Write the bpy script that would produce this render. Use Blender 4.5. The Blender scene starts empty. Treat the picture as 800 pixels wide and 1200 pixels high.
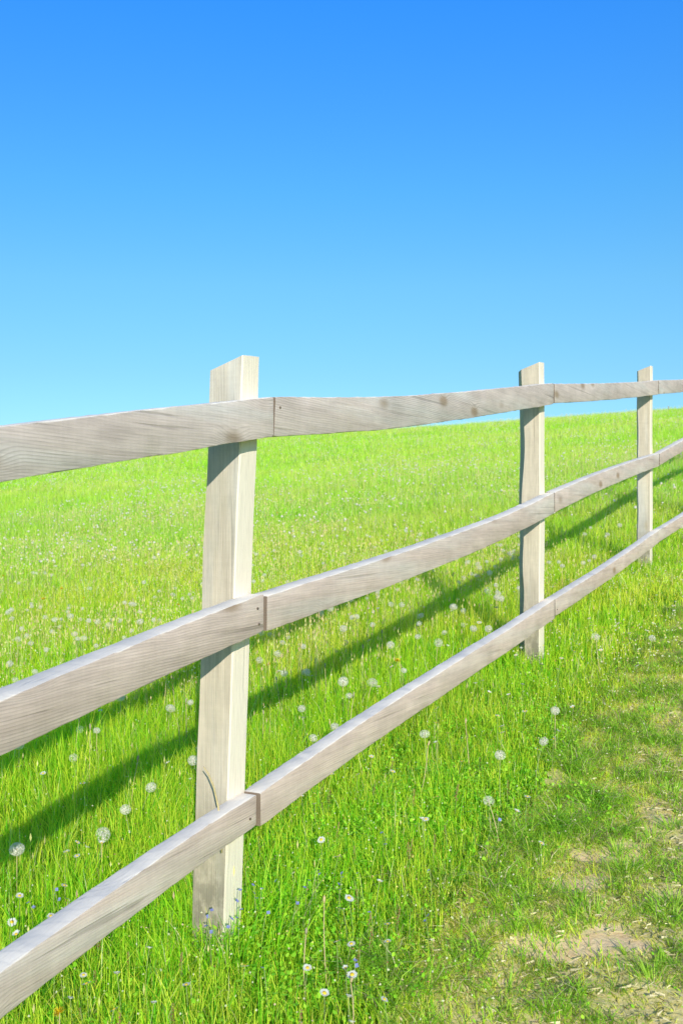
import bpy, math
import numpy as np
from mathutils import Vector, Matrix

rng = np.random.default_rng(7)
scene = bpy.context.scene
C = scene.collection
CAM_Z = 1.28

# ------------------------------------------------------------------ helpers
def link(o, parent=None):
    C.objects.link(o)
    if parent is not None:
        o.parent = parent
    return o

def tag(o, label=None, cat=None, group=None, kind=None):
    if label: o['label'] = label
    if cat: o['category'] = cat
    if group: o['group'] = group
    if kind: o['kind'] = kind
    return o

def empty(name, loc, rz=0.0):
    o = bpy.data.objects.new(name, None)
    o.location = loc
    o.rotation_euler = (0, 0, rz)
    o.empty_display_size = 0.05
    return link(o)

def raw_mesh(name, V, faces_flat, nper, mat, col=None, smooth=True):
    """V (n,3); faces_flat: flat loop vertex indices; nper: loops per face (array)."""
    me = bpy.data.meshes.new(name)
    n = len(V)
    me.vertices.add(n)
    me.vertices.foreach_set('co', np.asarray(V, dtype=np.float32).ravel())
    faces_flat = np.asarray(faces_flat, dtype=np.int32)
    nper = np.asarray(nper, dtype=np.int32)
    me.loops.add(len(faces_flat))
    me.loops.foreach_set('vertex_index', faces_flat)
    me.polygons.add(len(nper))
    starts = np.zeros(len(nper), dtype=np.int32)
    starts[1:] = np.cumsum(nper)[:-1]
    me.polygons.foreach_set('loop_start', starts)
    me.polygons.foreach_set('loop_total', nper)
    if col is not None:
        a = me.attributes.new('Col', 'FLOAT_COLOR', 'POINT')
        c4 = np.ones((n, 4), dtype=np.float32)
        c4[:, :3] = col
        a.data.foreach_set('color', c4.ravel())
    me.update(calc_edges=True)
    if not smooth:
        me.shade_flat()
    if mat is not None:
        me.materials.append(mat)
    return me

class MB:
    """collects polygons (with optional colour) into ONE mesh"""
    def __init__(s):
        s.v = []; s.f = []
    def add(s, verts, faces):
        b = len(s.v)
        s.v += [tuple(p) for p in verts]
        s.f += [tuple(i + b for i in q) for q in faces]
    def tube(s, pts, radii, n=5, cap=True):
        rings = []
        for i, p in enumerate(pts):
            p = Vector(p)
            t = (Vector(pts[min(i + 1, len(pts) - 1)]) - Vector(pts[max(i - 1, 0)])).normalized()
            a = t.orthogonal().normalized(); b = t.cross(a)
            rings.append([p + radii[i] * (a * math.cos(2 * math.pi * k / n) + b * math.sin(2 * math.pi * k / n)) for k in range(n)])
        vs = [q for r in rings for q in r]
        fs = []
        for i in range(len(pts) - 1):
            for k in range(n):
                fs.append((i * n + k, i * n + (k + 1) % n, (i + 1) * n + (k + 1) % n, (i + 1) * n + k))
        if cap:
            fs.append(tuple(range(n - 1, -1, -1)))
            fs.append(tuple((len(pts) - 1) * n + k for k in range(n)))
        s.add(vs, fs)
    def mesh(s, name, mat, smooth=True):
        nper = [len(q) for q in s.f]
        flat = [i for q in s.f for i in q]
        return raw_mesh(name, np.array(s.v), flat, nper, mat, smooth=smooth)

def sstep(a, b, x):
    t = np.clip((np.asarray(x, dtype=float) - a) / (b - a), 0, 1)
    return t * t * (3 - 2 * t)

def ground_z(x, y):
    x = np.asarray(x, dtype=float); y = np.asarray(y, dtype=float)
    r = np.hypot(x, y)
    z = .1004 * x + .0896 * y
    z = z + -.036 * (x - .45 * y) * sstep(8, 50, y) * np.where(r > 200, 200 / np.maximum(r, 1), 1)
    d = np.maximum(0, y - 42)
    z = z - .0035 * d * d / (1 + .012 * d)
    z = z + .010 * np.sin(2.1 * x + 1.3 * y + .5) * np.sin(1.7 * y - .9 * x) + .006 * np.sin(5.3 * x + 1.1) * np.sin(4.7 * y + .3)
    z = z + .05 * np.sin(.31 * x + .2 * y) * np.sin(.27 * y + 1) * sstep(6, 20, y)
    return z

_lat = rng.random((64, 64, 8))
def vnoise(x, y, s, ch=0):
    """smooth lattice noise 0..1, feature size s metres"""
    u = np.asarray(x) / s + 100.3; v = np.asarray(y) / s + 57.7
    i = np.floor(u).astype(int); j = np.floor(v).astype(int)
    fu = u - i; fv = v - j
    fu = fu * fu * (3 - 2 * fu); fv = fv * fv * (3 - 2 * fv)
    L = _lat[:, :, ch]
    g = lambda a, b: L[a % 64, b % 64]
    return (g(i, j) * (1 - fu) + g(i + 1, j) * fu) * (1 - fv) + (g(i, j + 1) * (1 - fu) + g(i + 1, j + 1) * fu) * fv

# fence line: post centres on the ground
POSTS = [(-1.48, .14), (-.28, 2.55), (.92, 4.96), (2.17, 7.35), (3.42, 9.74), (4.67, 12.13), (5.92, 14.52)]
FU = np.array([.4528, .8916]); FN = np.array([.8916, -.4528])       # along the fence, and towards the path
def fence_p(x, y):                                                   # signed distance from the fence, + on the path side
    return (np.asarray(x) + .28) * FN[0] + (np.asarray(y) - 2.55) * FN[1]
BARE = [(.42, 2.52, .085, .035), (.60, 2.33, .17, .07), (.735, 2.80, .14, .06), (.66, 2.64, .07, .035), (.86, 2.06, .10, .04), (.52, 2.02, .06, .03)]
def bare(x, y):
    m = np.zeros_like(np.asarray(x, dtype=float))
    wx = x + .09 * (vnoise(x, y, .09, 1) - .5) * 2 + .04 * (vnoise(x, y, .03, 3) - .5); wy = y + .06 * (vnoise(x, y, .08, 2) - .5) * 2 + .03 * (vnoise(x, y, .03, 4) - .5)
    for cx, cy, rx, ry in BARE:
        d = np.hypot((wx - cx) / rx, (wy - cy) / ry)
        m = np.maximum(m, 1 - sstep(.35, 1.35, d))
    return m
def path_w(x, y):
    """0 in the tall grass, 1 on the trodden path"""
    p = fence_p(x, y) + .24 * (vnoise(x, y, .4, 3) - .5) * 2 + .16 * (vnoise(x, y, .13, 4) - .5) * 2
    return sstep(.30, 1.12, p) * (1 - sstep(1.5, 1.9, p))

# ------------------------------------------------------------------ materials
def new_mat(name):
    m = bpy.data.materials.new(name); m.use_nodes = True
    nt = m.node_tree; nt.nodes.clear()
    out = nt.nodes.new('ShaderNodeOutputMaterial')
    return m, nt, out

def N(nt, typ, **kw):
    n = nt.nodes.new(typ)
    for k, v in kw.items():
        if k in n.inputs.keys() if hasattr(n.inputs, 'keys') else False:
            n.inputs[k].default_value = v
        else:
            setattr(n, k, v)
    return n

def ramp(nt, stops, interp='LINEAR'):
    n = nt.nodes.new('ShaderNodeValToRGB')
    n.color_ramp.interpolation = interp
    e = n.color_ramp.elements
    while len(e) < len(stops): e.new(.5)
    for el, (p, c) in zip(e, stops):
        el.position = p
        el.color = (c if len(c) == 4 else (*c, 1)) if hasattr(c, '__len__') else (c, c, c, 1)
    return n

def math_node(nt, op, a, b=None, c=None, clamp=False):
    n = nt.nodes.new('ShaderNodeMath'); n.operation = op; n.use_clamp = clamp
    for i, v in enumerate((a, b, c)):
        if v is None: continue
        if isinstance(v, (int, float)): n.inputs[i].default_value = v
        else: nt.links.new(v, n.inputs[i])
    return n.outputs[0]

def mix_col(nt, fac, a, b, mode='MIX'):
    n = nt.nodes.new('ShaderNodeMix'); n.data_type = 'RGBA'; n.blend_type = mode
    for s, v in ((n.inputs[0], fac), (n.inputs[6], a), (n.inputs[7], b)):
        if isinstance(v, (int, float)): s.default_value = v
        elif isinstance(v, tuple): s.default_value = (*v, 1) if len(v) == 3 else v
        else: nt.links.new(v, s)
    return n.outputs[2]

def wood_material(name, vertical, light, dark, top, knot, outer_lit=None, ring_amt=.85):
    m, nt, out = new_mat(name)
    L = nt.links.new
    tc = nt.nodes.new('ShaderNodeTexCoord')
    oi = nt.nodes.new('ShaderNodeObjectInfo')
    sep = nt.nodes.new('ShaderNodeSeparateXYZ'); L(tc.outputs['Object'], sep.inputs[0])
    if vertical:
        ax, ay, az = sep.outputs[2], sep.outputs[0], sep.outputs[1]
    else:
        ax, ay, az = sep.outputs[0], sep.outputs[1], sep.outputs[2]
    off = math_node(nt, 'MULTIPLY', oi.outputs['Random'], 37.0)
    axo = math_node(nt, 'ADD', ax, off)
    def coords(sx, sy):
        c = nt.nodes.new('ShaderNodeCombineXYZ')
        L(math_node(nt, 'MULTIPLY', axo, sx), c.inputs[0])
        L(math_node(nt, 'MULTIPLY', ay, sy), c.inputs[1])
        L(math_node(nt, 'MULTIPLY', az, sy), c.inputs[2])
        return c.outputs[0]
    def noise(vec, scale, detail=3, rough=.55):
        n = nt.nodes.new('ShaderNodeTexNoise'); n.inputs['Scale'].default_value = scale
        n.inputs['Detail'].default_value = detail; n.inputs['Roughness'].default_value = rough
        L(vec, n.inputs['Vector']); return n.outputs['Fac']
    # knots
    vo = nt.nodes.new('ShaderNodeTexVoronoi'); vo.inputs['Scale'].default_value = 1.0
    L(coords(3.2, 7.0), vo.inputs['Vector'])
    kd = vo.outputs['Distance']
    kn = nt.nodes.new('ShaderNodeMapRange'); kn.interpolation_type = 'SMOOTHSTEP'
    kn.inputs[1].default_value = .34; kn.inputs[2].default_value = .02
    L(kd, kn.inputs[0])
    knot_w = kn.outputs[0]
    kc = nt.nodes.new('ShaderNodeMapRange'); kc.interpolation_type = 'SMOOTHSTEP'
    kc.inputs[1].default_value = .20; kc.inputs[2].default_value = .05
    L(kd, kc.inputs[0])
    # growth rings around a pith below the board, wandering along its length
    w1 = noise(coords(.9, .6), 1.0, 2); w2 = noise(coords(1.5, 2.0), 1.0, 2)
    py = math_node(nt, 'ADD', ay, math_node(nt, 'MULTIPLY_ADD', w1, .06, .0))
    pz = math_node(nt, 'ADD', az, math_node(nt, 'MULTIPLY_ADD', w2, .030, .012))
    r = math_node(nt, 'SQRT', math_node(nt, 'ADD', math_node(nt, 'MULTIPLY', py, py), math_node(nt, 'MULTIPLY', pz, pz)))
    r = math_node(nt, 'ADD', r, math_node(nt, 'MULTIPLY', knot_w, .022))
    r = math_node(nt, 'ADD', r, math_node(nt, 'MULTIPLY', noise(coords(9, 30), 1.0, 2), .003))
    ring = math_node(nt, 'FRACT', math_node(nt, 'MULTIPLY', r, 165))
    rr = ramp(nt, [(0, .0), (.55, .25), (.85, 1.0), (.97, .55), (1, 0.0)]); L(ring, rr.inputs[0])
    fib = noise(coords(7, 260), 1.0, 3, .6)
    fib2 = noise(coords(1.6, 70), 1.0, 3, .6)
    big = noise(coords(1.6, 7), 1.0, 4, .6)
    saw = noise(coords(110, 14), 1.0, 3, .6)
    br = ramp(nt, [(.25, dark), (.72, light)])
    tone = math_node(nt, 'MULTIPLY_ADD', fib2, .55, math_node(nt, 'MULTIPLY', big, .5))
    L(tone, br.inputs[0])
    col = br.outputs[0]
    # grey-silver weather patches
    gr = ramp(nt, [(.46, 0.0), (.66, .75)]); L(noise(coords(.8, 9), 1.0, 4, .6), gr.inputs[0])
    grey = tuple(sum(light) / 3 * k for k in (1.05, 1.0, .94))
    col = mix_col(nt, gr.outputs[0], col, grey)
    # rings darken, fibres streak
    rmk = ramp(nt, [(.44, .10), (.66, 1.0)]); L(noise(coords(1.1, 4), 1.0, 3), rmk.inputs[0])
    ra = math_node(nt, 'MULTIPLY', rmk.outputs[0], ring_amt)
    if not vertical: ra = math_node(nt, 'MULTIPLY', ra, oi.outputs['Alpha'])
    col = mix_col(nt, math_node(nt, 'MULTIPLY', rr.outputs[0], ra), col, tuple(c * .55 for c in dark), 'MIX')
    fr = ramp(nt, [(.30, .80), (.52, 1.0), (.8, 1.06)]); L(fib, fr.inputs[0])
    col = mix_col(nt, .8, col, fr.outputs[0], 'MULTIPLY')
    col = mix_col(nt, math_node(nt, 'MULTIPLY', kc.outputs[0], .8), col, knot)
    sw = ramp(nt, [(.35, .965), (.65, 1.025)]); L(saw, sw.inputs[0]); col = mix_col(nt, .8, col, sw.outputs[0], 'MULTIPLY')
    blot = ramp(nt, [(.36, .84), (.62, 1.06)]); L(noise(coords(5, 16), 1.0, 5, .65), blot.inputs[0]); col = mix_col(nt, .8, col, blot.outputs[0], 'MULTIPLY')
    # dark spots and drying cracks
    cr = ramp(nt, [(.26, 1.0), (.33, 0.0)]); L(noise(coords(1.4, 95), 1.0, 2, .4), cr.inputs[0])
    col = mix_col(nt, math_node(nt, 'MULTIPLY', cr.outputs[0], .34), col, (.10, .085, .07))
    if not vertical: col = mix_col(nt, 1.0, col, oi.outputs['Color'], 'MULTIPLY')
    # rain-bleached upper faces
    geo = nt.nodes.new('ShaderNodeNewGeometry')
    if vertical:                                                     # stained, mottled foot of the post, darkened further for plant shade
        ft = nt.nodes.new('ShaderNodeMapRange'); ft.inputs[1].default_value = .42; ft.inputs[2].default_value = .10; L(az if False else ax, ft.inputs[0])
        fm = ramp(nt, [(.30, .12), (.54, .85)]); L(noise(coords(14, 22), 1.0, 5, .7), fm.inputs[0])
        col = mix_col(nt, math_node(nt, 'MULTIPLY', ft.outputs[0], fm.outputs[0]), col, (.17, .15, .11))
        ends = ramp(nt, [(.50, 0.0), (.72, .35)]); L(noise(coords(3, 10), 1.0, 5, .7), ends.inputs[0])
        col = mix_col(nt, ends.outputs[0], col, (.36, .335, .26))
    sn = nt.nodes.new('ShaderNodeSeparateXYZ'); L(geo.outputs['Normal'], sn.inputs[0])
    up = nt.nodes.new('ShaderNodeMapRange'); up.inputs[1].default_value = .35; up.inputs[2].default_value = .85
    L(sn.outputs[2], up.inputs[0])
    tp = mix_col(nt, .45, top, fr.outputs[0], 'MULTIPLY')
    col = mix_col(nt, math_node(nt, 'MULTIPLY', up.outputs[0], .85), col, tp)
    if outer_lit is not None:                                            # face towards the path: sunlight put into a lighter colour
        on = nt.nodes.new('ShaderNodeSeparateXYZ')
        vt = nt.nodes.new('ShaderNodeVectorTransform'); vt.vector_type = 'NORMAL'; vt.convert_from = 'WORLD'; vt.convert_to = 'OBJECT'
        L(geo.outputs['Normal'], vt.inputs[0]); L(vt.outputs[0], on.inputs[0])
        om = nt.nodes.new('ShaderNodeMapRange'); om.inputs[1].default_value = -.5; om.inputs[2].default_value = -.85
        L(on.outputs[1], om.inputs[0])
        oc = mix_col(nt, .5, outer_lit, fr.outputs[0], 'MULTIPLY')
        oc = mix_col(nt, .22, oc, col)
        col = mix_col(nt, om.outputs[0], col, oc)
    if not vertical:                                                 # dark end grain, deepened to paint shade into the butt gaps
        vt = nt.nodes.new('ShaderNodeVectorTransform'); vt.vector_type = 'NORMAL'; vt.convert_from = 'WORLD'; vt.convert_to = 'OBJECT'
        en = nt.nodes.new('ShaderNodeSeparateXYZ'); L(geo.outputs['True Normal'], vt.inputs[0]); L(vt.outputs[0], en.inputs[0])
        em = math_node(nt, 'GREATER_THAN', math_node(nt, 'ABSOLUTE', en.outputs[0]), .7)
        col = mix_col(nt, math_node(nt, 'MULTIPLY', em, .85), col, (.13, .095, .07))
    b = nt.nodes.new('ShaderNodeBsdfPrincipled')
    b.inputs['Roughness'].default_value = .8
    b.inputs['Specular IOR Level'].default_value = .25
    L(col, b.inputs['Base Color'])
    h = math_node(nt, 'MULTIPLY_ADD', fib, .6, math_node(nt, 'MULTIPLY', rr.outputs[0], .25))
    h = math_node(nt, 'MULTIPLY_ADD', saw, .18, h)
    h = math_node(nt, 'MULTIPLY_ADD', cr.outputs[0], -.8, h)
    bp = nt.nodes.new('ShaderNodeBump'); bp.inputs['Strength'].default_value = .5; bp.inputs['Distance'].default_value = .0022
    L(h, bp.inputs['Height']); L(bp.outputs[0], b.inputs['Normal'])
    L(b.outputs[0], out.inputs[0])
    return m

def leaf_material(name, trans=.4, trans_tint=(1.25, 1.12, .55), rough=.55, spec=.3, gain=1.0):
    m, nt, out = new_mat(name); L = nt.links.new
    at = nt.nodes.new('ShaderNodeAttribute'); at.attribute_name = 'Col'
    col = at.outputs['Color']
    if gain != 1.0: col = mix_col(nt, 1.0, col, (gain, gain, gain), 'MULTIPLY')
    b = nt.nodes.new('ShaderNodeBsdfPrincipled'); b.inputs['Roughness'].default_value = rough
    b.inputs['Specular IOR Level'].default_value = spec
    L(col, b.inputs['Base Color'])
    t = nt.nodes.new('ShaderNodeBsdfTranslucent')
    L(mix_col(nt, 1.0, col, trans_tint, 'MULTIPLY'), t.inputs[0])
    mx = nt.nodes.new('ShaderNodeMixShader'); mx.inputs[0].default_value = trans
    L(b.outputs[0], mx.inputs[1]); L(t.outputs[0], mx.inputs[2]); L(mx.outputs[0], out.inputs[0])
    return m

def plain_material(name, c, rough=.6, trans=0.0, vary=.15, scale=60, spec=.3):
    m, nt, out = new_mat(name); L = nt.links.new
    tc = nt.nodes.new('ShaderNodeTexCoord')
    n = nt.nodes.new('ShaderNodeTexNoise'); n.inputs['Scale'].default_value = scale; L(tc.outputs['Object'], n.inputs[0])
    oi = nt.nodes.new('ShaderNodeObjectInfo')
    k = math_node(nt, 'ADD', math_node(nt, 'MULTIPLY_ADD', n.outputs['Fac'], vary * 2, 1 - vary * 1.5), math_node(nt, 'MULTIPLY', oi.outputs['Random'], vary))
    cc = nt.nodes.new('ShaderNodeCombineColor')
    for i in range(3): L(k, cc.inputs[i])
    col = mix_col(nt, 1.0, c, cc.outputs[0], 'MULTIPLY')
    b = nt.nodes.new('ShaderNodeBsdfPrincipled'); b.inputs['Roughness'].default_value = rough
    b.inputs['Specular IOR Level'].default_value = spec
    L(col, b.inputs['Base Color'])
    if trans:
        t = nt.nodes.new('ShaderNodeBsdfTranslucent'); L(col, t.inputs[0])
        mx = nt.nodes.new('ShaderNodeMixShader'); mx.inputs[0].default_value = trans
        L(b.outputs[0], mx.inputs[1]); L(t.outputs[0], mx.inputs[2]); L(mx.outputs[0], out.inputs[0])
    else:
        L(b.outputs[0], out.inputs[0])
    return m

RAIL_WOOD = wood_material('weathered_rail_wood', False, (.76, .635, .58), (.50, .405, .36), (.95, .88, .80), (.33, .23, .15), ring_amt=.85)
POST_WOOD = wood_material('sawn_post_wood', True, (.63, .53, .42), (.48, .40, .31), (.74, .69, .60), (.40, .30, .18), outer_lit=(.97, .84, .69), ring_amt=.18)
GRASS_M = leaf_material('grass_blades', .5)
LEAF_M = leaf_material('weed_leaves', .35, (1.2, 1.15, .6), .5)
DRY_M = leaf_material('dry_litter', .25, (1.05, 1, .8), .75, .1)
CLOCK_M = plain_material('seed_down', (.90, .86, .76), .8, .45, .08)
CLOCK_CORE = plain_material('seed_core', (.34, .30, .20), .8, 0, .2)
STEM_M = plain_material('flower_stem', (.34, .42, .14), .55, .2, .25)
PALE_STEM = plain_material('pale_dry_stem', (.62, .50, .26), .7, .2, .25)
WHITE_P = plain_material('white_petal', (.84, .83, .80), .6, .35, .05)
YEL_DISC = plain_material('yellow_disc', (.80, .55, .04), .7, .1, .15)
YEL_P = plain_material('yellow_petal', (.85, .62, .02), .6, .3, .12)
BLUE_P = plain_material('blue_petal', (.30, .32, .78), .6, .35, .15)
PINK_P = plain_material('pink_petal', (.75, .45, .42), .7, .3, .15)
RUST_P = plain_material('rust_seed', (.42, .20, .10), .8, .2, .25)
LEAF_PLAIN = plain_material('weed_leaf', (.13, .30, .03), .5, .35, .2)
NAIL_M = plain_material('rusty_nail', (.12, .085, .065), .6, 0, .3, 300)

# ------------------------------------------------------------------ fence
fence = empty('post_and_rail_fence', (POSTS[1][0], POSTS[1][1], float(ground_z(*POSTS[1]))))
tag(fence, 'weathered grey timber fence with three rails climbing the grassy slope beside a trodden path', 'fence')
fence_inv = Matrix.Translation(fence.location).inverted()

def place(o, loc, rz):
    """parent to the fence, keeping the given world placement"""
    link(o, fence)
    o.location = Vector(loc) - fence.location
    o.rotation_euler = (0, 0, rz)
    return o

def rounded_rect(y0, y1, z0, z1, r):
    pts = []
    for cy, cz, a0 in ((y1 - r, z1 - r, 0), (y0 + r, z1 - r, 90), (y0 + r, z0 + r, 180), (y1 - r, z0 + r, 270)):
        for a in (0, 45, 90):
            t = math.radians(a0 + a)
            pts.append((cy + r * math.cos(t), cz + r * math.sin(t)))
    return pts

def wob(rg, n, sm):
    a = rg.normal(size=n + 4 * sm)
    k = np.hanning(2 * sm + 1); k /= k.sum()
    a = np.convolve(a, k, 'same')[2 * sm: 2 * sm + n]
    return a / (np.std(a) + 1e-9)

RAILS = {
 'top': [[(-.1, 1.125, 1.04), (.9, 1.278, 1.188), (1.811, 1.424, 1.33), (2.024, 1.457, 1.361), (2.29, 1.497, 1.401), (2.745, 1.567, 1.469)],
         [(0.0, 1.566, 1.469), (0.374, 1.6, 1.498), (0.659, 1.631, 1.528), (0.999, 1.668, 1.568), (1.415, 1.72, 1.619), (1.932, 1.795, 1.693), (2.732, 1.903, 1.8)],
         [(0.0, 1.903, 1.804), (0.537, 1.954, 1.862), (1.328, 2.044, 1.952), (1.884, 2.119, 2.017), (2.694, 2.219, 2.117)],
         [(0.0, 2.219, 2.12), (1.047, 2.345, 2.245), (2.70, 2.55, 2.45)],
         [(0, 2.55, 2.45), (2.70, 2.86, 2.76)], [(0, 2.86, 2.76), (2.70, 3.15, 3.05)]],
 'middle': [[(-.1, .625, .53), (.9, .82, .725), (1.811, .958, .867), (2.072, .997, .9), (2.351, 1.033, .938), (2.527, 1.057, .963), (2.72, 1.077, .987)],
         [(0.0, 1.073, .981), (0.323, 1.098, 1.008), (0.539, 1.118, 1.026), (1.324, 1.193, 1.102), (2.163, 1.295, 1.197), (2.727, 1.375, 1.275)],
         [(0.0, 1.375, 1.276), (0.572, 1.447, 1.354), (1.197, 1.529, 1.432), (1.91, 1.615, 1.513), (2.72, 1.698, 1.61)],
         [(0.0, 1.698, 1.614), (1.047, 1.858, 1.77), (2.70, 2.11, 2.02)],
         [(0, 2.11, 2.02), (2.70, 2.42, 2.33)], [(0, 2.42, 2.33), (2.70, 2.72, 2.63)]],
 'bottom': [[(-.1, .29, .2), (.9, .385, .298), (1.811, .490, .407), (2.176, .53, .452), (2.4, .552, .474), (2.72, .581, .501)],
         [(0.0, .579, .496), (0.225, .606, .518), (0.427, .628, .544), (0.787, .667, .582), (1.123, .704, .612), (1.932, .782, .690), (2.74, .860, .766)],
         [(0.0, .861, .774), (1.197, .973, .893), (2.7, 1.152, 1.062)],
         [(0.0, 1.15, 1.063), (1.047, 1.253, 1.165), (2.70, 1.45, 1.36)],
         [(0, 1.45, 1.36), (2.70, 1.78, 1.69)], [(0, 1.78, 1.69), (2.70, 2.1, 2.01)]],
}
THICK = [.065, .05, .05, .05, .05, .05]
nail_mb = MB()
nail_mb.add([(.0030 * math.cos(a), -.0012, .0030 * math.sin(a)) for a in np.linspace(0, 2 * math.pi, 9)[:8]] +
            [(.0034 * math.cos(a), .004, .0034 * math.sin(a)) for a in np.linspace(0, 2 * math.pi, 9)[:8]],
            [tuple(range(8))] + [(k, k + 8, (k + 1) % 8 + 8, (k + 1) % 8) for k in range(8)])
NAIL_MESH = nail_mb.mesh('nail', NAIL_M)

rail_no = 0
for which, spans in RAILS.items():
    prev_end = None
    for i, tab in enumerate(spans):
        rail_no += 1
        rg = np.random.default_rng(100 + rail_no)
        b0 = np.array(POSTS[i]); b1 = np.array(POSTS[i + 1])
        u = (b1 - b0) / np.linalg.norm(b1 - b0); n = np.array([u[1], -u[0]])
        th = THICK[i] + rg.uniform(-.003, .003)
        og = b0 + n * .0505                                          # back of the rail rests on the posts' path-side faces
        tab = np.array(tab)
        if prev_end is not None: tab[0, 0] = prev_end
        prev_end = tab[-1, 0] - np.linalg.norm(b1 - b0)               # the next rail butts against this one
        a0, a1 = tab[0, 0] + (.0065 if i == 1 else .0045), tab[-1, 0] - (.0055 if i == 0 else .0045)
        st = np.arange(a0, a1, .025); st = np.append(st, a1)
        deg = min(len(tab) - 1, 3 if len(tab) > 5 else 2)
        mid = np.polyval(np.polyfit(tab[:, 0], (tab[:, 1] + tab[:, 2]) / 2, deg), st); dep = np.polyval(np.polyfit(tab[:, 0], tab[:, 1] - tab[:, 2], 1), st)
        zt = mid + dep / 2; zb = mid - dep / 2
        amp = .0016 if which != 'top' else .0022
        zt = zt + wob(rg, len(st), 7) * amp * .22; zb = zb + wob(rg, len(st), 7) * amp * .3
        yw = -np.abs(wob(rg, len(st), 22)) * .0008; tw = wob(rg, len(st), 24) * .0012
        lean_y = {'top': .001, 'middle': .0125, 'bottom': .030}[which]
        if i == 0: yw = yw + lean_y * sstep(.3, 2.69, st)
        if i == 1: yw = yw + lean_y * (1 - sstep(0, 2.4, st))
        rows = []
        for s_, t_, b_, y_, w_ in zip(st, zt, zb, yw, tw):
            tp_ = .0165 * float(sstep(1.4, 2.6, s_)) if i == 0 else 0.0        # the first rails are planed thinner towards the post
            rc = rounded_rect(-th + tp_ + y_, y_ - .0003, b_, t_, .0032)
            e1 = rg.normal(size=12) * .0005
            rows.append([(s_, p[0] + w_ * (p[1] - (t_ + b_) / 2) / .05 * .4, p[1] + e) for p, e in zip(rc, e1)])
        # the ends are sawn slightly off square and worn
        dx0 = rg.uniform(-.0006, .0006); 
        for row, sg in ((rows[0], 1), (rows[-1], -1)):
            c = np.mean(np.array(row), axis=0)
            for q in range(12):
                p = np.array(row[q]); p[1:] = c[1:] + (p[1:] - c[1:]) * .965
                row[q] = tuple(p)
        z_or = float(zb[0])
        V = np.array([p for row in rows for p in row]); V[:, 2] -= z_or
        V[:, 1] *= -1; V[:, 1] = -V[:, 1]
        F = []
        m = len(rows)
        for r_ in range(m - 1):
            for q in range(12):
                F.append((r_ * 12 + q, r_ * 12 + (q + 1) % 12, (r_ + 1) * 12 + (q + 1) % 12, (r_ + 1) * 12 + q))
        F = [tuple(reversed(f)) for f in F]
        F.append(tuple(range(12))); F.append(tuple((m - 1) * 12 + q for q in range(11, -1, -1)))
        flat = [x for f in F for x in f]
        me = raw_mesh('rail', V, flat, [len(f) for f in F], RAIL_WOOD)
        me.set_sharp_from_angle(angle=math.radians(40))
        ob = bpy.data.objects.new('rail', me)
        ob.color = {'top': (.97, .965, .97, 1.0), 'middle': (1.0, .95, .91, .55), 'bottom': (1.02, .95, .885, .45)}[which]
        place(ob, (og[0], og[1], z_or), math.atan2(u[1], u[0]))
        # two nails at each end, driven through into the post
        for end in (0, 1):
            if (end == 0 and i == 0): continue
            s_ = a0 + .022 if end == 0 else a1 - .026
            tt = float(np.interp(s_, st, zt)); bb = float(np.interp(s_, st, zb))
            for fr in (.30, .72):
                if not (which == 'middle' and i == 0) and rg.random() < .88: continue
                no = bpy.data.objects.new('nail', NAIL_MESH)
                link(no, ob)
                no.location = (s_ + rg.uniform(-.006, .006), -th - .0016 + (.0165 if i == 0 else 0) + (float(np.interp(s_, st, yw))), bb + (tt - bb) * (fr + rg.uniform(-.06, .06)) - z_or)

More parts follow.
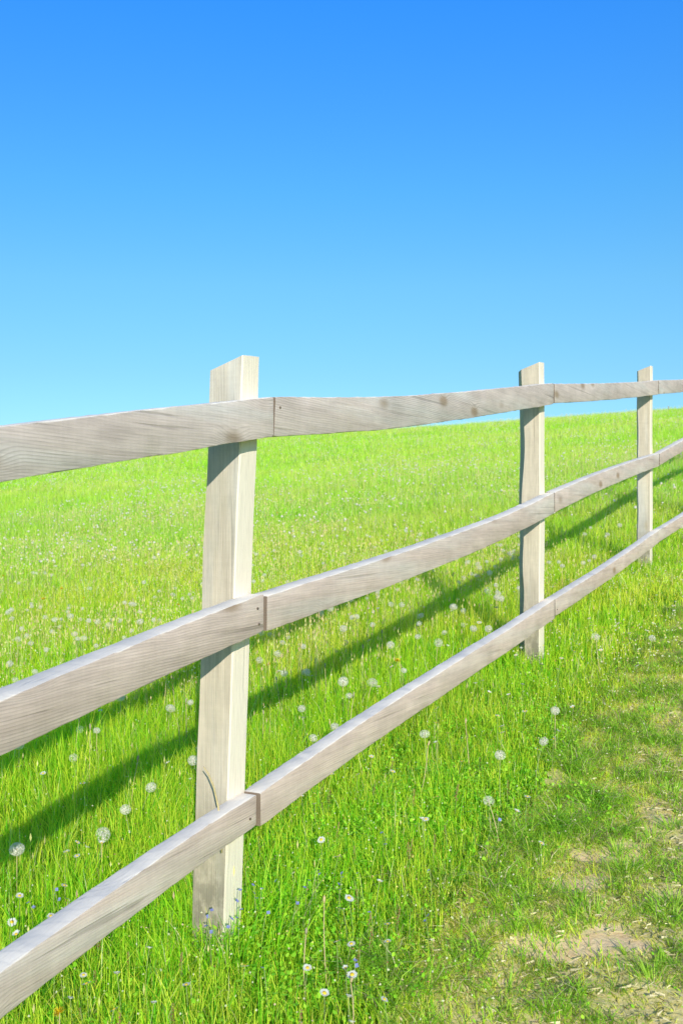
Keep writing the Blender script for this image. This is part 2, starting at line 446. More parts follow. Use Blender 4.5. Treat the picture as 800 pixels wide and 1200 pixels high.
# posts: (extra lean at the top, width across, width along, wane on the back corner)
POST_SPEC = [(.0, .10, .08, .010, 1.16), (1.0, .10, .08, .007, 1.667), (.15, .10, .08, .036, 2.004), (.1, .10, .08, .012, 2.327), (.0, .10, .08, .01, 2.66), (.0, .10, .08, .01, 2.97), (.0, .10, .08, .01, 3.26)]
for i, ((bx, by), (lean, w, d, wane, ztop)) in enumerate(zip(POSTS, POST_SPEC)):
    rg = np.random.default_rng(300 + i)
    j0 = max(0, i - 1) if i == len(POSTS) - 1 else i
    b0 = np.array(POSTS[j0]); b1 = np.array(POSTS[j0 + 1])
    u = (b1 - b0) / np.linalg.norm(b1 - b0)
    rz = math.atan2(u[1], u[0])
    gz = float(ground_z(bx, by)); zlow = gz - .25
    hs = np.linspace(zlow, ztop, 64)
    wv = wob(rg, 64, 8); wn = wob(rg, 64, 7)
    rows = []
    r = .0035
    for q, z in enumerate(hs):
        sc = 1 + .0 * q
        hw, hd = w / 2 * sc, d / 2 * sc
        wa = max(.004, wane + wn[q] * wane * .16)
        fx, hb = (1.4, hw + .016) if i == 2 else (1.9, hw)
        # order: ring counter-clockwise seen from above; local x along fence, local y away from the path
        ring = [(hd - r, -hw), (hd, -hw + r), (hd, hb - r), (hd - r, hb),
                (-hd + wa * fx, hb), (-hd + wa * fx * .5, hb - wa * .45), (-hd, hb - wa * .95), (-hd, -hw + r), (-hd + r, -hw), (0, -hw - .0006)]
        if i == 1:
            sh = (.056 * (z - gz) / 1.46 - .041)                     # this post leans a little along its left face
        else:
            sh = 0.0
        for_q = []
        for x, y in ring:
            zz = z
            if q == 63:                                              # sawn slanting top, low at the back
                zz = z - .034 * (y + hw) / w - .006 * (hd - x) / d
            elif q > 55:
                zz = z - (.034 * (y + hw) / w + .006 * (hd - x) / d) * ((q - 55) / 8)
            for_q.append((x + wv[q] * .0006, y - sh + wv[q] * .0012 * (1 if i != 2 else 1.3), zz - gz))
        rows.append(for_q)
    nn = len(rows[0]); m = len(rows)
    V = np.array([p for row in rows for p in row])
    F = [(a * nn + q, a * nn + (q + 1) % nn, (a + 1) * nn + (q + 1) % nn, (a + 1) * nn + q) for a in range(m - 1) for q in range(nn)]
    F.append(tuple(range(nn - 1, -1, -1))); F.append(tuple((m - 1) * nn + q for q in range(nn)))
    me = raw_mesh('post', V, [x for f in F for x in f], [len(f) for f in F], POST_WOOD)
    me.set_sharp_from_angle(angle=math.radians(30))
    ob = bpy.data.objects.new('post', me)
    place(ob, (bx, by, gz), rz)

# ------------------------------------------------------------------ ground and path
def grid_mesh(xs, ys, zoff=0.0, keep=None):
    X, Y = np.meshgrid(xs, ys); nx, ny = len(xs), len(ys)
    Z = ground_z(X, Y) + zoff
    V = np.stack([X.ravel(), Y.ravel(), Z.ravel()], 1)
    idx = np.arange(nx * ny).reshape(ny, nx)
    F = np.stack([idx[:-1, :-1], idx[:-1, 1:], idx[1:, 1:], idx[1:, :-1]], -1).reshape(-1, 4)
    if keep is not None:
        kk = keep(V[:, 0], V[:, 1])
        F = F[kk[F].all(1)]
    return V, F

def axis(a, fine0, fine1, step, far):
    core = np.arange(fine0, fine1 + 1e-6, step)
    lo = [fine0]; s = step
    while lo[-1] > -far: s *= 1.22; lo.append(lo[-1] - s)
    hi = [fine1]; s = step
    while hi[-1] < far: s *= 1.22; hi.append(hi[-1] + s)
    return np.array(lo[:0:-1] + list(core) + hi[1:])

m, nt, out = new_mat('meadow_soil'); L = nt.links.new
tc = nt.nodes.new('ShaderNodeTexCoord')
n1 = nt.nodes.new('ShaderNodeTexNoise'); n1.inputs['Scale'].default_value = 3.5; n1.inputs['Detail'].default_value = 8; L(tc.outputs['Object'], n1.inputs[0])
n2 = nt.nodes.new('ShaderNodeTexNoise'); n2.inputs['Scale'].default_value = 45; n2.inputs['Detail'].default_value = 5; L(tc.outputs['Object'], n2.inputs[0])
r1 = ramp(nt, [(.3, (.12, .22, .02)), (.55, (.20, .42, .03)), (.75, (.36, .5, .07))]); L(n1.outputs['Fac'], r1.inputs[0])
r2 = ramp(nt, [(.3, .45), (.7, 1.25)]); L(n2.outputs['Fac'], r2.inputs[0])
near = mix_col(nt, 1.0, r1.outputs[0], r2.outputs[0], 'MULTIPLY')
n3 = nt.nodes.new('ShaderNodeTexNoise'); n3.inputs['Scale'].default_value = .5; n3.inputs['Detail'].default_value = 6; L(tc.outputs['Object'], n3.inputs[0])
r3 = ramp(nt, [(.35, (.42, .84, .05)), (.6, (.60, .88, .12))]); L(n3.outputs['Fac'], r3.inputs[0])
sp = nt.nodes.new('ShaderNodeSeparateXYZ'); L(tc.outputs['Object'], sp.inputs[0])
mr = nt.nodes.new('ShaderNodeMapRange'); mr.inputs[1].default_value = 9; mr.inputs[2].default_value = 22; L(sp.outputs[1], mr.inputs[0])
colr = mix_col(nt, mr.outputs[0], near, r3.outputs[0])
b = nt.nodes.new('ShaderNodeBsdfPrincipled'); b.inputs['Roughness'].default_value = .95; b.inputs['Specular IOR Level'].default_value = .1
L(colr, b.inputs['Base Color'])
bp = nt.nodes.new('ShaderNodeBump'); bp.inputs['Distance'].default_value = .03; L(n2.outputs['Fac'], bp.inputs['Height']); L(bp.outputs[0], b.inputs['Normal'])
L(b.outputs[0], out.inputs[0])
GROUND_M = m
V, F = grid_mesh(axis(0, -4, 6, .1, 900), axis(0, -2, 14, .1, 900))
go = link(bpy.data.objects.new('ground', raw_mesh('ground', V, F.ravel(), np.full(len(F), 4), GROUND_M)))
tag(go, 'sloping meadow ground under the long grass', None, None, 'structure')

m, nt, out = new_mat('trodden_soil'); L = nt.links.new
tc = nt.nodes.new('ShaderNodeTexCoord')
at = nt.nodes.new('ShaderNodeAttribute'); at.attribute_name = 'Col'
def nz(s, d=6, r=.6):
    q = nt.nodes.new('ShaderNodeTexNoise'); q.inputs['Scale'].default_value = s; q.inputs['Detail'].default_value = d; q.inputs['Roughness'].default_value = r
    L(tc.outputs['Object'], q.inputs[0]); return q.outputs['Fac']
soil = ramp(nt, [(.3, (.88, .60, .31)), (.5, (.97, .71, .41)), (.72, (.99, .80, .51))]); L(nz(28, 9, .7), soil.inputs[0])
thatch = ramp(nt, [(.3, (.46, .42, .12)), (.5, (.72, .62, .26)), (.7, (.88, .75, .44))]); L(nz(90, 6, .7), thatch.inputs[0])
sepc = nt.nodes.new('ShaderNodeSeparateColor'); L(at.outputs['Color'], sepc.inputs[0])
f = math_node(nt, 'ADD', sepc.outputs[0], math_node(nt, 'MULTIPLY_ADD', nz(40, 6, .7), 1.1, -.55))
fr = ramp(nt, [(.16, 0.0), (.42, 1.0)]); L(f, fr.inputs[0])
colr = mix_col(nt, fr.outputs[0], thatch.outputs[0], soil.outputs[0])
b = nt.nodes.new('ShaderNodeBsdfPrincipled'); b.inputs['Roughness'].default_value = .95; b.inputs['Specular IOR Level'].default_value = .1
L(colr, b.inputs['Base Color'])
bp = nt.nodes.new('ShaderNodeBump'); bp.inputs['Strength'].default_value = .5; bp.inputs['Distance'].default_value = .009; L(nz(70, 8, .7), bp.inputs['Height']); L(bp.outputs[0], b.inputs['Normal'])
L(b.outputs[0], out.inputs[0])
def on_path(x, y):
    p = fence_p(x, y)
    return (p > .42 + .08 * vnoise(x, y, .15, 5)) & (p < 1.9 + .15 * vnoise(x, y, .2, 6)) & (y > -1)
V, F = grid_mesh(np.arange(-1.2, 9, .022), np.arange(.6, 11, .022), .006, on_path)
used = np.unique(F); rm = np.full(len(V), -1); rm[used] = np.arange(len(used)); V = V[used]; F = rm[F]
V[:, 2] += (vnoise(V[:, 0], V[:, 1], .06, 2) + vnoise(V[:, 0], V[:, 1], .17, 1)) * .007
cb = bare(V[:, 0], V[:, 1]) + .35 * sstep(.55, .8, vnoise(V[:, 0], V[:, 1], .2, 7)) * path_w(V[:, 0], V[:, 1])
po = link(bpy.data.objects.new('dirt_path', raw_mesh('dirt_path', V, F.ravel(), np.full(len(F), 4), m, np.stack([cb, cb, cb], 1))))
tag(po, 'trodden footpath with sandy bare patches along the fence', None, None, 'structure')

# ------------------------------------------------------------------ grass
def blades(x, y, h, w, ang, lean, col, nseg, curl=None, zoff=0.0, tipcol=1.1, rootcol=.8):
    """flat curved blades; returns V, loops, sizes, colours"""
    n = len(x)
    z0 = ground_z(x, y) + zoff - .004
    dx, dy = np.cos(ang), np.sin(ang)                                # direction of lean
    fa = ang + np.pi / 2 + rng.uniform(-.9, .9, n)
    sx, sy = np.cos(fa), np.sin(fa)                                  # width direction
    nv = 2 * nseg + 1
    V = np.zeros((n, nv, 3), dtype=np.float32); Cc = np.zeros((n, nv, 3), dtype=np.float32)
    for k in range(nseg + 1):
        t = k / nseg
        hor = lean * h * (t ** 1.8)
        ver = h * t * np.sqrt(np.maximum(.05, 1 - (lean * .75 * t) ** 2))
        wx = w * (1 - t) ** .6 * .5 if k else w * .42
        cx = x + dx * hor; cy = y + dy * hor; cz = z0 + ver
        g = rootcol + (tipcol - rootcol) * t  # darker roots put the shade between blades into the colour
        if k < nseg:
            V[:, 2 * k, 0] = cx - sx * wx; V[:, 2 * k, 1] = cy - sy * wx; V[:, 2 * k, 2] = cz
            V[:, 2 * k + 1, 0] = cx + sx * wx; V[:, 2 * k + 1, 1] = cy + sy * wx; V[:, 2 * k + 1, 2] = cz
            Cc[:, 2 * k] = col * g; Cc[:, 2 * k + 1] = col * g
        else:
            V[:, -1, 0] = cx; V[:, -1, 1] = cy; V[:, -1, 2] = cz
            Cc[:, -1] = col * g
    pat = []; sizes = []
    for k in range(nseg - 1):
        pat += [2 * k, 2 * k + 1, 2 * k + 3, 2 * k + 2]; sizes.append(4)
    pat += [2 * nseg - 2, 2 * nseg - 1, 2 * nseg]; sizes.append(3)
    base = (np.arange(n) * nv)[:, None]
    loops = (base + np.array(pat)[None, :]).ravel()
    return V.reshape(-1, 3), loops, np.tile(sizes, n), np.clip(Cc.reshape(-1, 3), 0, .95)

def join(parts):
    Vs, Ls, Ss, Cs = [], [], [], []; b = 0
    for V, l, s, c in parts:
        Vs.append(V); Ls.append(l + b); Ss.append(s); Cs.append(c); b += len(V)
    return np.concatenate(Vs), np.concatenate(Ls), np.concatenate(Ss), np.concatenate(Cs)

def scatter(y0, y1, dens, xm=.47, xa=.5):
    """random points over the part of the slope a camera near the origin can look at"""
    wmax = xm * y1 + xa
    n = int(dens * (y1 - y0) * 2 * wmax)
    x = rng.uniform(-wmax, wmax, n); y = rng.uniform(y0, y1, n)
    k = np.abs(x) < xm * y + xa
    return x[k], y[k]

G_A = np.array([.54, .94, .03]); G_B = np.array([.86, .95, .10]); G_D = np.array([.22, .64, .02]); G_S = np.array([.92, .80, .42])
def grass_colour(x, y):
    n = len(x)
    p1 = vnoise(x, y, .5, 0) * .5 + vnoise(x, y, 2.7, 1) * .5
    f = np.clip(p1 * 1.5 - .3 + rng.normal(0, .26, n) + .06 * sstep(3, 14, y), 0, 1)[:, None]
    c = G_A * (1 - f) + G_B * f
    d = (rng.random(n) < .27)[:, None]
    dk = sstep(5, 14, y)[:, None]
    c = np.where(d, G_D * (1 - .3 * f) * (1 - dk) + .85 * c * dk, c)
    s = (rng.random(n) < .035 + .05 * vnoise(x, y, 1.3, 2) * sstep(3, 6, y))[:, None]
    c = np.where(s, G_S * rng.uniform(.7, 1.1, (n, 1)), c)
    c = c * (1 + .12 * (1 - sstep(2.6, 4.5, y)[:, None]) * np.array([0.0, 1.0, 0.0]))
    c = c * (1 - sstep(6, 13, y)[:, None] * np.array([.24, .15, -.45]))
    return c * rng.uniform(.65, 1.25, (n, 1))

parts = []
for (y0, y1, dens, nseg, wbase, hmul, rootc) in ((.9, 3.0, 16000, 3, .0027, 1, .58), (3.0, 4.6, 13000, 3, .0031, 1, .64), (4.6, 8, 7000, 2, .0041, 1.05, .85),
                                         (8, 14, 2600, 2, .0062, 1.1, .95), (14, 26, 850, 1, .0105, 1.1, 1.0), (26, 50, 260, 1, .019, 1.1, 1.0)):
    x, y = scatter(y0, y1, dens)
    pw = path_w(x, y); p = fence_p(x, y)
    keep = rng.random(len(x)) > pw * 1.02
    x, y, pw, p = x[keep], y[keep], pw[keep], p[keep]
    n = len(x)
    hh = (.055 + .07 * vnoise(x, y, .45, 3) + .085 * vnoise(x, y, .12, 4)) * hmul
    hh *= 1 - (.34 * sstep(-.7, .0, p) + .36 * sstep(.12, .6, p)) * (p < 2)
    h = hh * rng.uniform(.45, 1.35, n)
    tall = rng.random(n) < .03
    h = np.where(tall, h * 1.5, h)
    ang = rng.uniform(0, 2 * np.pi, n)
    lean = np.clip(rng.normal(.5, .32, n), .03, 1.25)
    w = wbase * rng.uniform(.6, 1.4, n)
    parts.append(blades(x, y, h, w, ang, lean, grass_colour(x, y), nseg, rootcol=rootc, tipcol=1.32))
# taller uncut grass round the foot of every post
for bx, by in POSTS:
    n = 420; a = rng.uniform(0, 6.3, n); r_ = .05 + .16 * rng.random(n) ** .8
    x = bx + r_ * np.cos(a); y = by + r_ * np.sin(a)
    inside = (np.abs((x - bx) * FU[0] + (y - by) * FU[1]) < .045) & (np.abs(fence_p(x, y) - fence_p(bx, by)) < .09)
    x, y, a = x[~inside], y[~inside], a[~inside]; n = len(x)
    front = ((x - bx) * FU[0] + (y - by) * FU[1]) < -.04
    h = rng.uniform(.08, .20, n) * np.where(front, .62, 1.0)
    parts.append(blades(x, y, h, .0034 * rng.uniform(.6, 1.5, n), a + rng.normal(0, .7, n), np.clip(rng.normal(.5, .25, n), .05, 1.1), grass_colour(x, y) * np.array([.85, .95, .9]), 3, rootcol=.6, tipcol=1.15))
# fine pale flowering stalks of the grass, thickest in patches of the meadow, each with a small seed spike
def spikes(x, y, z, ln, w, col):
    n = len(x); V = np.zeros((n, 2, 4, 3), dtype=np.float32); a = rng.uniform(0, 6.3, n)
    for q in (0, 1):
        sx, sy = np.cos(a + 1.57 * q) * w, np.sin(a + 1.57 * q) * w
        for k, (o, t) in enumerate(((0, 0), (1, .45), (0, 1), (-1, .45))):
            V[:, q, k] = np.stack([x + sx * o, y + sy * o, z + ln * t], 1)
    return V.reshape(-1, 3), np.arange(8 * n), np.full(2 * n, 4), np.clip(np.repeat(col, 8, 0), 0, .95)
for (y0, y1, dens, wb, ws) in ((1.2, 4.5, 210, .0015, .0024), (4.5, 9, 340, .0024, .0034), (9, 18, 120, .0042, .0055), (18, 34, 22, .008, .010), (34, 41, 6, .014, .016), (41, 47, 22, .011, .013)):
    x, y = scatter(y0, y1, dens)
    p = fence_p(x, y)
    keep = (rng.random(len(x)) < .16 + .95 * sstep(.35, .75, vnoise(x, y, 1.5, 5))) & ((p < .3) | (p > 2.1)) & (rng.random(len(x)) < 1 - .82 * sstep(-.5, 0, p))
    x, y = x[keep], y[keep]; n = len(x)
    k_ = rng.random((n, 1))
    c = np.where(k_ < .5, G_S, np.where(k_ < .8, np.array([.80, .78, .34]), np.array([.82, .62, .42]))) * rng.uniform(.75, 1.1, (n, 1))
    hs = rng.uniform(.15, .27, n) * (1 - .25 * sstep(-.7, 0, fence_p(x, y)))
    an = rng.uniform(0, 6.3, n); ln_ = rng.uniform(.02, .25, n)
    parts.append(blades(x, y, hs, wb * rng.uniform(.7, 1.2, n), an, ln_, c, 2, tipcol=1.1, rootcol=.8))
    zz = ground_z(x, y) + hs * np.sqrt(1 - (ln_ * .75) ** 2) - .012
    parts.append(spikes(x + np.cos(an) * ln_ * hs * .92, y + np.sin(an) * ln_ * hs * .92, zz, rng.uniform(.014, .03, n), ws * rng.uniform(.6, 1.3, n), np.clip(c * 1.05, 0, .95)))
# tiny pale flecks: stray petals, seed down and small blossom caught in the grass tops
for (y0, y1, dens, sz_) in ((1.2, 4.5, 420, .0029), (4.5, 9, 460, .0048), (9, 18, 170, .0072), (18, 45, 16, .0105)):
    x, y = scatter(y0, y1, dens)
    p = fence_p(x, y)
    keep = (rng.random(len(x)) < .08 + 1.0 * sstep(.42, .74, .5 * vnoise(x, y, .8, 2) + .5 * vnoise(x, y, 3.1, 7))  + .3 * (y < 4.5)) & (p < .75)
    x, y = x[keep], y[keep]; n = len(x)
    k_ = rng.random((n, 1))
    c = np.where(k_ < .55, np.array([.93, .90, .78]), np.where(k_ < .75, np.array([.93, .84, .30]), np.where(k_ < .92, np.array([.86, .68, .50]), np.array([.55, .30, .16]))))
    h_ = rng.uniform(.06, .17, n) * (1 - .35 * sstep(-.7, 0, fence_p(x, y)))
    parts.append(spikes(x, y, ground_z(x, y) + h_, sz_ * rng.uniform(1.0, 2.2, n), sz_ * rng.uniform(.5, 1.2, n), c))
V, l, s, c = join(parts)
gr = link(bpy.data.objects.new('meadow_grass', raw_mesh('meadow_grass', V, l, s, GRASS_M, c)))
tag(gr, 'long bright green meadow grass covering the whole slope', 'grass', None, 'stuff')

# trodden grass and litter on the path
parts = []
x, y = scatter(.9, 6.5, 19000, .5, .5)
x2, y2 = scatter(6.5, 12, 5000, .5, .5)
x, y = np.concatenate([x, x2]), np.concatenate([y, y2])
pw = path_w(x, y); br_ = bare(x, y)
cl = vnoise(x, y, .16, 6) * .3 + vnoise(x, y, .055, 7) * .45 + vnoise(x, y, .025, 5) * .25
keep = (pw > .05) & (rng.random(len(x)) < (.62 + .9 * sstep(.40, .60, cl)) * (1 - .99 * np.minimum(1, br_ * 1.9)) * (.35 + .65 * (1 - sstep(3, 6, y) * .4)))
x, y, pw, cl = x[keep], y[keep], pw[keep], cl[keep]; n = len(x)
f = np.clip(rng.normal(.85, .28, n) - .85 * sstep(.40, .66, cl), 0, 1)[:, None]
col = np.array([.40, .76, .06]) * (1 - f) + np.array([.90, .92, .20]) * f
st = (rng.random(n) < .15)[:, None]
col = np.where(st, np.array([.90, .78, .50]) * rng.uniform(.7, 1.05, (n, 1)), col)
h = (.018 + .032 * sstep(.45, .7, cl)) * rng.uniform(.6, 1.5, n) * (1.75 - .85 * pw)
parts.append(blades(x, y, h, .0034 * rng.uniform(.6, 1.4, n), rng.uniform(0, 6.3, n), np.clip(rng.normal(1.1, .2, n), .3, 1.3), col * np.where(rng.random((n, 1)) < .12, .55, 1.0) * rng.uniform(.8, 1.15, (n, 1)), 2, zoff=.012, rootcol=.85, tipcol=1.1))
# upright tufts
tx = [(.66, 2.17), (.74, 2.68), (.60, 2.46), (.87, 2.88), (.80, 2.20), (1.03, 3.2), (.35, 2.2), (.5, 2.75), (.78, 2.42), (.92, 2.25)]
tx += [tuple(q) for q in np.stack([rng.uniform(.3, 1.9, 24), rng.uniform(1.8, 4.6, 24)], 1)]
for cx, cy in tx:
    if fence_p(cx, cy) < .42 or fence_p(cx, cy) > 1.6: continue
    n = int(rng.integers(35, 90))
    rr_ = rng.uniform(.015, .045) * np.sqrt(rng.random(n)); a = rng.uniform(0, 6.3, n)
    x = cx + rr_ * np.cos(a) * 1.5; y = cy + rr_ * np.sin(a)
    g = rng.uniform(0, 1, (n, 1)); col = np.array([.30, .66, .05]) * (1 - g) + np.array([.60, .84, .12]) * g
    parts.append(blades(x, y, rng.uniform(.025, .06, n), .0034 * rng.uniform(.6, 1.3, n), a, rng.uniform(.5, 1.2, n), col, 3, zoff=.012))
V, l, s, c = join(parts)
tg = link(bpy.data.objects.new('trodden_grass', raw_mesh('trodden_grass', V, l, s, GRASS_M, c)))
tag(tg, 'short flattened grass and small tufts growing on the path', 'grass', None, 'stuff')

# dead straw lying flat on the path
x, y = scatter(1.2, 5.5, 2600, .5, .5)
pw = path_w(x, y); keep = (rng.random(len(x)) < pw * (1 - .85 * bare(x, y)) + .02)
x, y = x[keep], y[keep]; n = len(x)
a = rng.uniform(0, 2 * np.pi, n); ln = rng.uniform(.008, .03, n); w = rng.uniform(.0005, .0012, n)
z = ground_z(x, y) + .014 + rng.uniform(0, .012, n)
ex, ey = np.cos(a) * ln / 2, np.sin(a) * ln / 2; wx, wy = -np.sin(a) * w / 2, np.cos(a) * w / 2
V = np.zeros((n, 4, 3), dtype=np.float32)
for k, (sg, tg_) in enumerate(((-1, -1), (1, -1), (1, 1), (-1, 1))):
    xx = x + sg * ex + tg_ * wx; yy = y + sg * ey + tg_ * wy
    V[:, k] = np.stack([xx, yy, z + (ground_z(xx, yy) - ground_z(x, y)) + sg * rng.uniform(-.003, .004, n)], 1)
col = np.where(rng.random((n, 1)) < .65, np.array([.82, .72, .46]), np.array([.52, .44, .24])) * rng.uniform(.7, 1.2, (n, 1))
ds = link(bpy.data.objects.new('straw_litter', raw_mesh('straw_litter', V.reshape(-1, 3), np.arange(4 * n), np.full(n, 4), DRY_M, np.repeat(col, 4, 0))))
tag(ds, 'dry straw litter lying flat on the trodden path', 'litter', None, 'stuff')

# small broad leaves of clover and weeds low in the sward
x, y = scatter(1.2, 5.0, 7500, .47, .45)
pw = path_w(x, y); p = fence_p(x, y)
keep = rng.random(len(x)) < (.15 + .95 * sstep(.45, .7, vnoise(x, y, .28, 6))) * (.35 + .65 * sstep(-.25, .15, p)) * (1 - .75 * pw) * (1 - sstep(4, 5, y) * .6)
x, y, pw = x[keep], y[keep], pw[keep]; n = len(x)
hz = rng.uniform(.015, .075, n) * (1 - .6 * pw)
sz = rng.uniform(.003, .0068, n) * (1 - .4 * pw)
yaw = rng.uniform(0, 6.3, n); tilt = rng.uniform(-.7, .7, n); asp = rng.uniform(.5, .95, n)
tt = np.linspace(0, 2 * np.pi, 7)[:-1]
lx = np.cos(tt)[None, :] * sz[:, None] * 1.2; ly = np.sin(tt)[None, :] * sz[:, None] * asp[:, None]
lz = np.sin(tilt)[:, None] * lx + (-.25 * np.abs(ly)); lx = lx * np.cos(tilt)[:, None]
V = np.zeros((n, 6, 3), dtype=np.float32)
V[:, :, 0] = x[:, None] + np.cos(yaw)[:, None] * lx - np.sin(yaw)[:, None] * ly
V[:, :, 1] = y[:, None] + np.sin(yaw)[:, None] * lx + np.cos(yaw)[:, None] * ly
V[:, :, 2] = (ground_z(x, y) + hz)[:, None] + lz
f = rng.random((n, 1)); col = np.array([.28, .74, .03]) * (1 - f) + np.array([.58, .95, .07]) * f
wl = link(bpy.data.objects.new('clover_leaves', raw_mesh('clover_leaves', V.reshape(-1, 3), np.arange(6 * n), np.full(n, 6), LEAF_M, np.repeat(col, 6, 0))))
tag(wl, 'small round clover and weed leaves low in the grass near the posts', 'ground cover', None, 'stuff')

# ------------------------------------------------------------------ flowers and stalks
def stem_points(h, bend, n=5):
    return [(bend * (k / (n - 1)) ** 2, .3 * bend * math.sin(2.2 * k / (n - 1)), h * k / (n - 1)) for k in range(n)]

def sphere_dirs(n):
    i = np.arange(n) + .5
    ph = np.arccos(1 - 2 * i / n); th = np.pi * (1 + 5 ** .5) * i
    return np.stack([np.cos(th) * np.sin(ph), np.sin(th) * np.sin(ph), np.cos(ph)], 1)

def clock_head(seed, n, rad, missing=0.0, fat=1.0, rays=7):
    rg = np.random.default_rng(seed); mb = MB()
    side = Vector((rg.normal(), rg.normal(), rg.normal() * .5)).normalized()
    for d in sphere_dirs(n):
        d = Vector(d + rg.normal(size=3) * .09).normalized()
        if d.dot(side) > 1 - 2 * missing: continue
        a = d.orthogonal().normalized(); b = d.cross(a)
        w = .00035 * fat
        tip = d * rad * .86
        mb.add([d * .002 + a * w, d * .002 - a * w, tip], [(0, 1, 2)])
        o = rg.uniform(0, 6.3)
        for k in range(rays):
            t = o + 2 * math.pi * k / rays
            q = (a * math.cos(t) + b * math.sin(t)); pr = d.cross(q)
            e = tip + q * rad * .30 + d * rad * .13
            mb.add([tip + pr * .00045 * fat, tip - pr * .00045 * fat, e], [(0, 1, 2)])
    return mb.mesh('seed_head', CLOCK_M)

def core_mesh(rad):
    mb = MB(); dd = sphere_dirs(22)
    bmv = [tuple(Vector(d) * rad) for d in dd]
    import bmesh
    bm = bmesh.new()
    bmesh.ops.create_icosphere(bm, subdivisions=1, radius=rad)
    me = bpy.data.meshes.new('receptacle'); bm.to_mesh(me); bm.free(); me.materials.append(CLOCK_CORE); me.shade_smooth()
    return me

CORE = core_mesh(.0028)
HEADS = [clock_head(1, 120, .0175), clock_head(2, 110, .0165, .12), clock_head(3, 95, .0185, .25), clock_head(4, 105, .016)]
HEADS_FAR = [clock_head(5, 60, .017, 0, 2.3, 5), clock_head(6, 55, .0165, .2, 2.3, 5)]
STEMS = []
for k in range(4):
    mb = MB(); pts = stem_points(.2, (.0, .02, -.03, .045)[k]); mb.tube(pts, [.0015, .0014, .0013, .0012, .0011]); STEMS.append((mb.mesh('stem', STEM_M if k % 2 else PALE_STEM), pts[-1]))

def clock(x, y, h, variant, label, group, scale=1.0, far=False):
    h = h * .88
    o = empty('dandelion_clock', (x, y, float(ground_z(x, y)) - .003), rng.uniform(0, 6.28))
    tag(o, label, 'dandelion', group)
    sm, tip = STEMS[variant % 4]
    s = link(bpy.data.objects.new('stem', sm), o); s.scale = (1, 1, h / .2)
    hd = link(bpy.data.objects.new('seed_head', (HEADS_FAR if far else HEADS)[variant % (2 if far else 4)]), o)
    hd.location = (tip[0], tip[1], tip[2] * h / .2 + .003); hd.scale = (scale, scale, scale * rng.uniform(.72, .98))
    hd.rotation_euler = tuple(rng.uniform(-.5, .5, 3))
    if not far:
        c = link(bpy.data.objects.new('receptacle', CORE), hd)
    return o

BIG = [  # x, y, height, head, scale, label
 (-.904, 2.856, .20, 0, 1.25, 'largest round dandelion clock, grey in the shadow band far left of the nearest post'),
 (-.676, 2.929, .18, 2, 1.25, 'loose half blown dandelion clock in sun below the shadow band, above the lowest rail'),
 (-.651, 3.253, .20, 3, 1.15, "dense white dandelion clock on the shadow band's sunny edge left of the nearest post"),
 (-.633, 3.103, .19, 1, 1.05, 'small dandelion clock directly below the dense white one left of the nearest post'),
 (.007, 4.308, .20, 0, 1.35, 'left of two big dandelion clocks close together under the shadow band'),
 (.096, 4.252, .20, 2, 1.3, 'right of two big dandelion clocks close together under the shadow band'),
 (-.044, 3.75, .20, 3, 1.05, 'white dandelion clock above the lowest rail, second clock past the nearest post'),
 (-.115, 3.643, .19, 1, .95, 'dull grey dandelion clock above the lowest rail, first clock right of the nearest post'),
 (.621, 5.692, .21, 0, 1.3, 'round dandelion clock on the lit lower edge of the shadow band near the second post'),
 (.632, 5.022, .20, 3, 1.2, 'dandelion clock above the lowest rail, left of a pair before the second post'),
 (.717, 5.003, .20, 0, 1.1, 'dandelion clock just above the lowest rail, right of a pair before the second post'),
 (.452, 4.842, .19, 2, 1.2, 'thin ragged dandelion clock in sun midway between shadow band and lowest rail'),
 (.885, 5.83, .21, 0, 1.2, 'leftmost of three bunched dandelion clocks in sun beside the second post'),
 (.925, 5.80, .20, 3, 1.2, 'middle of three bunched dandelion clocks in sun beside the second post'),
 (.905, 5.92, .22, 1, 1.2, 'rear one of three bunched dandelion clocks in sun beside the second post'),
 (.494, 3.17, .21, 1, 1.1, 'leaning dandelion clock in front of the fence with a pale stem, nearest the path'),
 (.45, 2.92, .16, 2, .9, 'tattered low dandelion head in front of the fence below the leaning clock'),
 (.627, 3.287, .20, 3, 1.0, 'dandelion clock before the lowest rail, midway between the leaning clock and second post'),
 (.76, 3.649, .19, 0, .95, 'small dandelion clock just below the lowest rail, a step before the second post'),
 (1.162, 4.602, .21, 2, 1.1, 'dandelion clock in front of the fence to the right of the second post foot'),
 (1.357, 4.547, .20, 1, .95, 'rightmost small dandelion clock in front of the fence at the edge of the path'),
 (-.30, 4.62, .2, 3, 1.1, 'dandelion clock close behind the nearest post on its right, under the middle rail'),
]
for x, y, h, v, sc, lab in BIG:
    clock(x, y, h, v, lab, None, sc)

def in_view(x, y, h=.15, mx=6):
    px = 400 + 1200 * x / y; py = 600 - 1200 * (ground_z(x, y) + h - CAM_Z) / y
    return (px > -mx) & (px < 800 + mx) & (py > 380) & (py < 1200 + mx)

